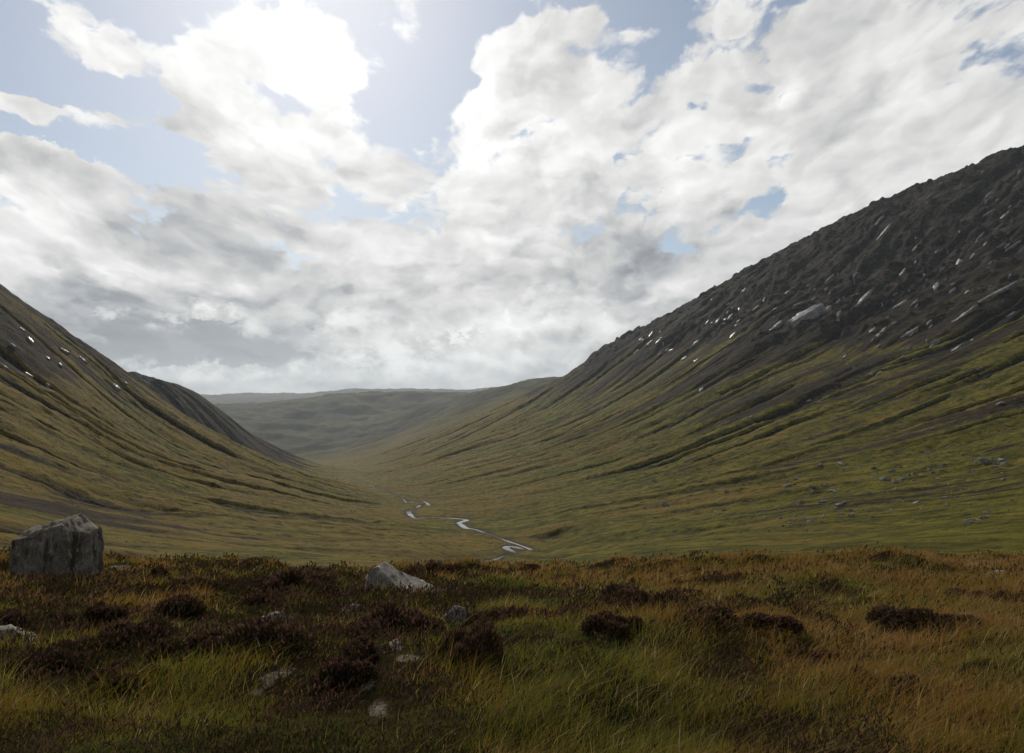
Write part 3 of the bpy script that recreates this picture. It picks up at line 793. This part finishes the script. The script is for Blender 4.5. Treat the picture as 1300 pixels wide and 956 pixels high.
def make_slab(i, u, v, ln, wd, turn, group, label):
    p = ground_at(u, v, 150, 4000)
    if p is None:
        return
    m = p.y / F
    e = 45.0 if i == 0 else 14.0
    nx = float(height(p.x - e, p.y) - height(p.x + e, p.y)); ny = float(height(p.x, p.y - e) - height(p.x, p.y + e))
    tn = Vector((nx, ny, 2 * e)).normalized()
    n = (tn * (1 - 0.50 * turn) + glint_normal(p) * 0.50 * turn).normalized()
    down = (Vector((0, 0, -1)) - n * (-n.z)).normalized()
    side = n.cross(down).normalized()
    # the fall line is foreshortened in the picture: measure its length there
    def px(q):
        f_ = q.y * cP + q.z * sP
        return Vector((CX + F * q.x / f_, CY - F * (q.z * cP - q.y * sP) / f_))
    kd = (px(p + down * 5) - px(p)).length / 5; ks = (px(p + side * 5) - px(p)).length / 5
    rr_ = np.random.RandomState(700 + i); tw = rr_.normal() * (0.0 if i == 0 else 0.30)
    down, side = down * math.cos(tw) + side * math.sin(tw), side * math.cos(tw) - down * math.sin(tw)
    a, b = 0.5 * ln / max(kd, 0.15), 0.5 * wd * (0.95 if i == 0 else 0.72) / max(ks, 0.25)
    a = min(a, 85 if i == 0 else 45); b = min(b, 15 if i == 0 else 22)
    r = np.random.RandomState(500 + i)
    K, rings = 40, 5
    ang = np.linspace(0, 2 * np.pi, K, endpoint=False)
    rad_ = 1 + 0.30 * gnoise(np.cos(ang) * 1.3 + i * 3.1, np.sin(ang) * 1.3 + i, 301) + 0.30 * gnoise(np.cos(ang) * 3.3 + i * 3.1, np.sin(ang) * 3.3 + i, 302) + 0.18 * gnoise(np.cos(ang) * 9 + i, np.sin(ang) * 9 + i * 1.7, 304)
    rad_ = np.clip(rad_, 0.3, 1.6)
    tk = r.uniform(-0.55, 0.55)
    tap = lambda c_: 0.80 * (1 + tk * c_)
    co, fa, tr = [], [], []
    co.append((0, 0, 0.05 * b))
    for k in range(1, rings + 1):
        f_ = k / rings
        for t in range(K):
            zz_ = 0.05 * b * (1 - f_ ** 3) + 0.16 * float(gnoise(np.array([np.cos(ang[t]) * f_ * 2.5 + i]), np.array([np.sin(ang[t]) * f_ * 4.0]), 303)[0]) * min(b, 5)
            co.append((math.cos(ang[t]) * a * rad_[t] * f_, math.sin(ang[t]) * b * rad_[t] * f_ * tap(math.cos(ang[t]) * f_), zz_))
    for t in range(K):                                       # skirt into the hillside
        co.append((math.cos(ang[t]) * a * rad_[t] * 1.04, math.sin(ang[t]) * b * rad_[t] * 1.08 * tap(math.cos(ang[t])), -max(3.0, 0.9 * b)))
    for t in range(K):
        tr.append((0, 1 + t, 1 + (t + 1) % K))
    for k in range(rings):
        o0, o1 = 1 + k * K, 1 + (k + 1) * K
        for t in range(K):
            fa.append((o0 + t, o1 + t, o1 + (t + 1) % K, o0 + (t + 1) % K))
    M = Matrix((down, side, n)).transposed()
    flip = M.determinant() < 0
    if flip:
        fa = [f_[::-1] for f_ in fa]; tr = [f_[::-1] for f_ in tr]
    o = raw_mesh('rock_slab', co, fa, SLAB, None, None, True, tr)
    # stand proud enough that the relief of the hillside does not swallow it
    M4 = M.to_4x4(); M4.translation = p + n * (0.15 * min(b, 6) + (3.0 if i == 0 else 1.2))
    o.matrix_world = M4
    tag(o, label, 'rock slab', group); o['kind'] = 'thing'


for i, s in enumerate(SLABS):
    lab = 'pale wet granite slab bedded in the dark heathery upper slope of the right mountain'
    if i == 0:
        lab = 'largest pale granite slab on the right mountain, broad and greyish'
    elif i == 14:
        lab = 'long thin streak of pale granite high at the right edge of the mountain'
    make_slab(i, *s, 'wet rock slabs on the right mountain', lab)
rs_ = np.random.RandomState(41)
for k in range(84):
    zu, zv, su, sv_ = ((930, 405, 60, 28), (1060, 372, 60, 30), (1190, 360, 80, 45), (1250, 290, 45, 40), (840, 440, 40, 14), (1150, 430, 80, 22))[k % 6]
    u, v = zu + rs_.normal() * su * 0.6, zv + rs_.normal() * sv_ * 0.6
    if u < 1296:
        make_slab(200 + k, u, v, 3 + 7 * rs_.rand() ** 2, 2 + 2.5 * rs_.rand() ** 2, rs_.uniform(0.1, 0.9), 'wet rock slabs on the right mountain', 'pale wet granite slab bedded in the dark heathery upper slope of the right mountain')
for i, s in enumerate(SLABS_L):
    make_slab(100 + i, *s, 'wet rock slabs on the left hillside', 'small bright wet rock slab near the top of the left hillside')

# boulders strewn over the foot of the right-hand slope: six shapes, copied
rng = np.random.RandomState(23)
hill_rocks = [rock_mesh('hillside_boulder', random_planes(rng, 12, 0.5, 0.9), (1.2, 1, 0.75), 60 + i, HILLROCK, 3, 0.10, 1.6) for i in range(6)]
zones = [(1080, 655, 120, 16, 60), (1150, 610, 90, 22, 50), (1250, 585, 50, 16, 30), (1230, 640, 70, 28, 32), (1010, 668, 40, 12, 18), (1040, 622, 50, 14, 12), (1090, 590, 120, 40, 14), (1190, 500, 90, 40, 16), (1100, 480, 60, 30, 6), (920, 640, 40, 20, 6), (110, 690, 100, 20, 5)]
nrk = 0
for (zu, zv, su, svv, cnt) in zones:
    for k in range(cnt):
        u, v = zu + rng.normal() * su * 0.55, zv + rng.normal() * svv * 0.6
        if not (2 < u < 1298) or v > 698:
            continue
        p = ground_at(u, v, 90, 3000)
        if p is None:
            continue
        r = (1.1 + 2.8 * rng.rand() ** 3.0) * p.y / F * 1.15
        r = min(max(r, 0.35), 2.6)
        o = bpy.data.objects.new('hillside_boulder', hill_rocks[rng.randint(6)]); C.objects.link(o)
        o.location = (p.x, p.y, p.z + r * 0.12); o.rotation_euler = (rng.normal() * 0.25, rng.normal() * 0.25, rng.rand() * 6.28); o.scale = (r, r * rng.uniform(0.8, 1.2), r * rng.uniform(0.7, 1.1))
        tag(o, 'grey boulder among the loose rocks strewn over the lower hillside' if u > 300 else 'grey boulder on the grassy foot of the left hillside', 'boulder',
            'loose boulders strewn over the lower right hillside' if u > 300 else 'loose boulders below the left hillside')
        nrk += 1
print('rocks', nrk, round(time.time() - T0, 1))

# ------------------------------------------------------------------ heather
def plant_material(name, stops, trans=0.25, rough=0.8):
    """colour runs through the stops by the blade's own 'tint'"""
    m, g = new_mat(name)
    t = g.attr('tint')
    cr = g.n('ShaderNodeValToRGB'); g.put(cr.inputs[0], t)
    el = cr.color_ramp.elements
    while len(el) < len(stops):
        el.new(0.5)
    for e, (p, c) in zip(el, stops):
        e.position = p; e.color = (*c, 1)
    finish(g, cr.outputs[0], rough, 0.15, trans=trans)
    return m


HEATHER_LEAF = plant_material('heather_foliage', [(0, (0.020, 0.020, 0.008)), (0.5, (0.045, 0.036, 0.014)), (1, (0.080, 0.062, 0.020))], 0.2)
HEATHER_TIP = plant_material('heather_flower', [(0, (0.055, 0.026, 0.018)), (0.5, (0.115, 0.056, 0.040)), (1, (0.19, 0.105, 0.072))], 0.25)
WOOD = plant_material('heather_wood', [(0, (0.02, 0.015, 0.010)), (1, (0.045, 0.034, 0.024))], 0.0)


def sprigs(P, D, L, W, rng, cross=True):
    """narrow pointed sprigs at P along D: two crossed diamonds each"""
    n = len(P)
    D = D / (np.linalg.norm(D, axis=1)[:, None] + 1e-9)
    A = rng.normal(size=(n, 3)); S = np.cross(D, A); S /= np.linalg.norm(S, axis=1)[:, None] + 1e-9
    T = np.cross(D, S)
    vs, fs = [], []
    base = 0
    for ax in ((S, T) if cross else (S,)):
        v0 = P; v1 = P + D * (L * 0.55)[:, None] + ax * W[:, None]; v2 = P + D * L[:, None]; v3 = P + D * (L * 0.55)[:, None] - ax * W[:, None]
        vs.append(np.stack([v0, v1, v2, v3], 1).reshape(-1, 3)); fs.append(np.arange(4 * n).reshape(n, 4) + base); base += 4 * n
    return np.concatenate(vs), np.concatenate(fs)


def bush_parts(seed):
    r = np.random.RandomState(seed)
    lobes = [(np.array([r.normal() * 0.50, r.normal() * 0.42, 0]), r.uniform(0.22, 0.52), r.uniform(0.35, 1.0)) for _ in range(9)]
    Pf, Df, Pt, Dt = [], [], [], []
    for c, rr, hh in lobes:
        n = 560
        v = r.normal(size=(n, 3)); v[:, 2] = np.abs(v[:, 2]); v /= np.linalg.norm(v, axis=1)[:, None]
        q = c + v * np.array([rr, rr, hh * 0.85]) * (r.rand(n, 1) ** 0.35)
        Pf.append(q); Df.append(v + np.array([0.15, 0, 0.7]) + r.normal(size=(n, 3)) * 0.35)
        m_ = 300
        v = r.normal(size=(m_, 3)); v[:, 2] = np.abs(v[:, 2]) + 0.1; v /= np.linalg.norm(v, axis=1)[:, None]
        clump = gnoise(v[:, 0] * 3 + c[0] * 9, v[:, 1] * 3 + v[:, 2] * 2, 400 + seed) > -0.12
        q = c + v * np.array([rr, rr, hh * 0.9]) * r.uniform(0.9, 1.06, (m_, 1)); q = q[clump]; v = v[clump]
        Pt.append(q); Dt.append(v + np.array([0.15, 0, 0.8]) + r.normal(size=v.shape) * 0.3)
    Pf, Df, Pt, Dt = map(np.concatenate, (Pf, Df, Pt, Dt))
    n = len(Pf); L = r.uniform(0.12, 0.24, n); vf = sprigs(Pf, Df, L, r.uniform(0.012, 0.026, n), r)
    tf = np.tile(np.repeat(np.clip(0.25 + 0.5 * r.rand(n) + 0.0 * Pf[:, 2], 0, 1), 4), 2)
    n = len(Pt); L = r.uniform(0.10, 0.22, n); vt = sprigs(Pt, Dt, L, r.uniform(0.016, 0.030, n), r)
    tt_ = np.tile(np.repeat(r.rand(n), 4), 2)
    S, Q = [], []
    for k in range(14):                                       # woody stems
        c, rr, hh = lobes[k % 9]
        b0 = np.array([r.normal() * 0.12, r.normal() * 0.12, -0.05]); e0 = c + np.array([r.normal() * rr * 0.4, r.normal() * rr * 0.4, hh * 0.75])
        ring0 = len(S)
        for j in range(4):
            f_ = j / 3; p = b0 * (1 - f_) + e0 * f_ + np.array([0, 0, -0.12 * math.sin(f_ * 3.14)])
            for a_ in range(5):
                w_ = 0.018 * (1 - 0.6 * f_)
                S.append(p + np.array([math.cos(a_ * 1.2566) * w_, math.sin(a_ * 1.2566) * w_, 0]))
        for j in range(3):
            for a_ in range(5):
                Q.append((ring0 + j * 5 + a_, ring0 + j * 5 + (a_ + 1) % 5, ring0 + (j + 1) * 5 + (a_ + 1) % 5, ring0 + (j + 1) * 5 + a_))
    return (vf, tf), (vt, tt_), (np.array(S), np.array(Q))


def make_bush(seed):
    (vf, tf), (vt, tt_), (S, Q) = bush_parts(seed)
    root = bpy.data.objects.new('heather_bush', None); C.objects.link(root); root.empty_display_size = 0.1
    raw_mesh('foliage', vf[0], vf[1], HEATHER_LEAF, {'tint': tf}, root, False)
    raw_mesh('flower_heads', vt[0], vt[1], HEATHER_TIP, {'tint': tt_}, root, False)
    raw_mesh('stems', S, Q, WOOD, {'tint': np.linspace(0, 1, len(S))}, root)
    return root


protos = [make_bush(900 + i) for i in range(5)]
used = set()
# (u, v of the foot, width px, height px, label)
BUSHES = [
    (392, 748, 76, 34, 'tall dark heather bush standing up from the grass left of the pointed boulder'),
    (352, 752, 44, 22, 'lower heather bush at the left foot of the tall dark one'),
    (326, 826, 90, 42, 'broad purple-brown heather bush left of the bare gravel path'),
    (262, 832, 70, 34, 'heather bush between the broad purple one and a grass tuft'),
    (155, 822, 70, 36, 'rounded purple heather bush in the left foreground'),
    (62, 776, 56, 24, 'dark heather clump below the big square boulder'),
    (112, 784, 52, 22, 'dusky heather clump below the right face of the square boulder'),
    (220, 782, 60, 24, 'reddish heather clump in the middle of the left grass'),
    (200, 738, 18, 22, 'small upright heather tuft right of the square boulder'),
    (242, 752, 44, 17, 'low heather clump just right of the small upright tuft'),
    (290, 752, 46, 18, 'low heather clump left of the tall dark bush'),
    (318, 776, 44, 18, 'heather clump behind the broad purple-brown bush'),
    (12, 800, 60, 26, 'heather clump beside the smooth grey rock at the left edge'),
    (60, 846, 64, 26, 'flattened brown heather clump near the bottom left'),
    (160, 866, 66, 24, 'heather clump with reddish heads near the bottom left'),
    (510, 806, 82, 56, 'big dark heather bush growing in front of the pointed boulder'),
    (472, 838, 50, 30, 'dark heather clump just above the gravel patch'),
    (424, 868, 66, 36, 'black-green heather bush between the two gravel patches'),
    (552, 736, 48, 24, 'heather mound on the dark rock behind the pointed boulder'),
    (596, 836, 58, 44, 'dark heather bush right of the small speckled rock'),
    (612, 790, 40, 24, 'small heather clump behind the dark bush by the speckled rock'),
    (650, 862, 36, 22, 'small brown seeded heather tuft at the bottom centre'),
    (652, 790, 50, 22, 'heather clump in green grass right of centre'),
    (806, 776, 64, 44, 'dark heather mound in the tall rust grass right of centre'),
    (778, 800, 46, 28, 'heather clump at the foot of the dark mound'),
    (866, 736, 20, 12, 'tiny heather cap on the small dark rock'),
    (930, 806, 90, 34, 'brown heather bank under leaning grass right of centre'),
    (1148, 796, 66, 34, 'dark overhanging heather bank in the right foreground'),
    (1214, 800, 66, 28, 'second dark heather bank just right of the overhanging one'),
    (1268, 764, 60, 20, 'heather clump below the rounded pale rock at the right edge'),
    (1020, 832, 60, 22, 'low brown heather clump under the leaning stalks'),
    (1150, 872, 60, 28, 'grey-brown heather clump at the bottom right'),
    (664, 722, 26, 8, 'tiny heather clump on the rim above the stream'),
]
for i, (u, v, wpx, hpx, lab) in enumerate(BUSHES):
    p = ground_at(u, v, 3.0, 90)
    if p is None:
        continue
    src = protos[i % 5]
    if i < 5:
        root = src
    else:
        root = src.copy(); C.objects.link(root)
        for ch in src.children:
            c = ch.copy(); C.objects.link(c); c.parent = root
    m = p.y / F
    hpx = hpx * (0.72 if u > 600 else 0.92)
    sw, sh = wpx * m / 1.45, hpx * m / 1.0
    root.location = (p.x, p.y + 0.15 * sw, p.z - 0.03); root.rotation_euler = (0, 0, i * 1.7); root.scale = (sw, sw, sh * 1.1)
    tag(root, lab, 'heather bush', 'heather bushes in the foreground')
BUSH_XY = [(r.location.x, r.location.y, r.scale.x) for r in C.objects if r.name.startswith('heather_bush')]
print('bushes', round(time.time() - T0, 1))

# ------------------------------------------------------------------ grass and low heather of the knoll (nobody could count it)
rng = np.random.RandomState(77)
def pick(n, y0, y1, smax):
    L = np.log(y0 + 2) + (np.log(y1 + 2) - np.log(y0 + 2)) * rng.rand(n)
    Y = np.exp(L) - 2
    X = (rng.rand(n) * 2 - 1) * smax * (Y + 4)
    return X, Y


def heath_mask(X, Y):
    h = fbm(X / 1.7, Y / 2.4, 3, 120) + 0.5 * gnoise(X / 5, Y / 6, 125)
    # heather prevails at the left and in the middle, grass at the right and on the rim
    h = h + np.interp(X / np.maximum(Y, 1), [-0.7, -0.1, 0.1, 0.7], [0.36, 0.34, -0.12, -0.50]) - sstep(20, 32, Y) * 0.5
    return sstep(-0.02, 0.30, h)


def uv_of(X, Y, Zz):
    f_ = Y * cP + Zz * sP
    return CX + F * X / f_, CY - F * (Zz * cP - Y * sP) / f_


def tufts(n_t, per, y0, y1, smax=0.78):
    X, Y = pick(n_t, y0, y1, smax)
    keep = rng.rand(n_t) > heath_mask(X, Y) * 0.9
    keep &= rng.rand(n_t) > grid_sample(BARE, X, Y) * 1.6
    for (bx, by, bs) in BUSH_XY:
        keep &= ~(((X - bx) ** 2 + (Y - by) ** 2) < (bs * 0.30) ** 2)
    for (u, v, rr) in ((70, 733, 1.25), (505, 753, 0.72), (576, 790, .30), (447, 777, .24), (8, 816, .4), (150, 722, .5), (1272, 733, .6), (346, 792, .25)):
        p = ground_at(u, v)
        keep &= ~(((X - p.x) ** 2 + (Y - p.y - 0.1) ** 2) < rr ** 2)
    X, Y = X[keep], Y[keep]
    tr_ = 0.10 + 0.10 * rng.rand(len(X))
    tall = 0.75 + 0.5 * rng.rand(len(X)) + 0.45 * fbm(X / 2.2, Y / 2.2, 2, 131)
    X2 = np.repeat(X, per) + rng.normal(size=len(X) * per) * np.repeat(tr_, per)
    Y2 = np.repeat(Y, per) + rng.normal(size=len(X) * per) * np.repeat(tr_, per)
    return X2, Y2, np.repeat(tall, per), np.repeat(rng.rand(len(X)), per)


def blades(name, X, Y, H, lean, W, tint, mat, segs=3):
    n = len(X)
    Zb = height(X, Y) - 0.03
    base = np.stack([X, Y, Zb], 1)
    az = rng.rand(n) * 6.283
    S = np.stack([np.cos(az), np.sin(az), np.zeros(n)], 1)
    vs = []
    for k in range(segs + 1):
        t = k / segs
        c = base + np.stack([lean[:, 0] * t ** 1.8, lean[:, 1] * t ** 1.8, H * (t - 0.22 * t * t * np.minimum(1, np.hypot(lean[:, 0], lean[:, 1]) / H))], 1)
        if k < segs:
            w = W * (1 - 0.75 * t)
            vs += [c - S * w[:, None], c + S * w[:, None]]
        else:
            vs += [c]
    V = np.stack(vs, 1); m_ = V.shape[1]
    o0 = (np.arange(n) * m_)[:, None]
    quads = np.concatenate([o0 + np.array([[2 * k, 2 * k + 1, 2 * k + 3, 2 * k + 2]]) for k in range(segs - 1)])
    tris = o0 + np.array([[2 * segs - 2, 2 * segs - 1, 2 * segs]])
    o = raw_mesh(name, V.reshape(-1, 3), quads, mat, {'tint': np.repeat(tint, m_)}, None, True, tris)
    o['kind'] = 'stuff'
    return o


GRASS = plant_material('moor_grass', [(0, (0.045, 0.062, 0.008)), (0.30, (0.105, 0.115, 0.013)), (0.50, (0.165, 0.132, 0.020)), (0.72, (0.185, 0.095, 0.019)), (0.88, (0.24, 0.12, 0.028)), (1, (0.36, 0.26, 0.11))], 0.45)
X, Y, tall, tr_ = tufts(27000, 20, 2.5, 70)
n = len(X)
dryness = 0.42 + 0.34 * fbm(X / 3.6, Y / 4.8, 3, 140) + np.interp(X / np.maximum(Y, 1), [-0.7, -0.2, 0.1, 0.3, 0.7], [0.06, 0.0, 0.02, 0.14, 0.16]) + sstep(16, 32, Y) * 0.18
tint = np.clip(dryness + 0.16 * (tr_ - 0.5) + 0.13 * rng.normal(size=n), 0.0, 0.93)
tint = np.where(rng.rand(n) < 0.035, 1.0, tint)
Hh = np.clip((0.19 + 0.07 * sstep(10, 18, Y)) * tall * rng.uniform(0.5, 1.25, n), 0.08, 0.75) * (1 + 0.25 * sstep(0.5, 0.8, tint))
lean = np.stack([Hh * (0.42 + 0.45 * rng.normal(size=n)), Hh * (0.0 + 0.42 * rng.normal(size=n))], 1)
Wd = np.maximum(0.0032, 0.00048 * Y) * rng.uniform(0.7, 1.3, n)
blades('grass', X, Y, Hh, lean, Wd, tint, GRASS)
# long bleached flowering stalks bent over by the wind, mostly at the right
X, Y = pick(2600, 4.0, 30, 0.72)
k_ = rng.rand(len(X)) < np.interp(X / Y, [-0.6, 0.0, 0.25, 0.7], [0.10, 0.2, 0.8, 1.0])
X, Y = X[k_], Y[k_]; n = len(X)
Hh = rng.uniform(0.30, 0.62, n)
lean = np.stack([Hh * rng.uniform(0.5, 1.6, n), Hh * 0.4 * rng.normal(size=n)], 1)
blades('grass_stalks', X, Y, Hh, lean, np.maximum(0.0022, 0.00030 * Y) * rng.uniform(0.8, 1.2, n), rng.uniform(0.80, 1.0, n), GRASS, 6)
# low heather between the tufts
X, Y = pick(330000, 2.5, 60, 0.78)
hm = heath_mask(X, Y); k_ = (rng.rand(len(X)) < hm * 0.9 + 0.06) & (rng.rand(len(X)) > grid_sample(BARE, X, Y) * 1.7)
X, Y = X[k_], Y[k_]; n = len(X)
lump = 0.5 + 0.9 * np.maximum(0, fbm(X / 0.45, Y / 0.6, 2, 150)) + 0.3 * fbm(X / 1.5, Y / 1.5, 2, 155)
P = np.stack([X, Y, height(X, Y) + rng.rand(n) ** 0.5 * 0.30 * np.clip(lump, 0.1, 1.4) - 0.03], 1)
D = rng.normal(size=(n, 3)) * 0.45 + np.array([0.15, 0, 1.0])
big_ = np.maximum(0.6, Y / 10.0)
V, Q = sprigs(P, D, rng.uniform(0.045, 0.10, n) * big_ ** 0.7, rng.uniform(0.005, 0.010, n) * big_, rng)
tipm = rng.rand(n) < np.clip(0.35 + 0.5 * fbm(X / 1.1, Y / 1.4, 2, 160), 0.05, 0.9)
tv = rng.rand(n)
def sub(mask):
    mm = np.concatenate([mask, mask]); q = Q[mm]
    return V[q.ravel()], np.arange(q.size).reshape(-1, 4), np.tile(np.repeat(tv[mask], 4), 2)


for nm, mk, mt in (('heather', ~tipm, HEATHER_LEAF), ('heather_flowers', tipm, HEATHER_TIP)):
    v_, q_, t_ = sub(mk)
    raw_mesh(nm, v_, q_, mt, {'tint': t_}, None, False)['kind'] = 'stuff'
print('all', round(time.time() - T0, 1))
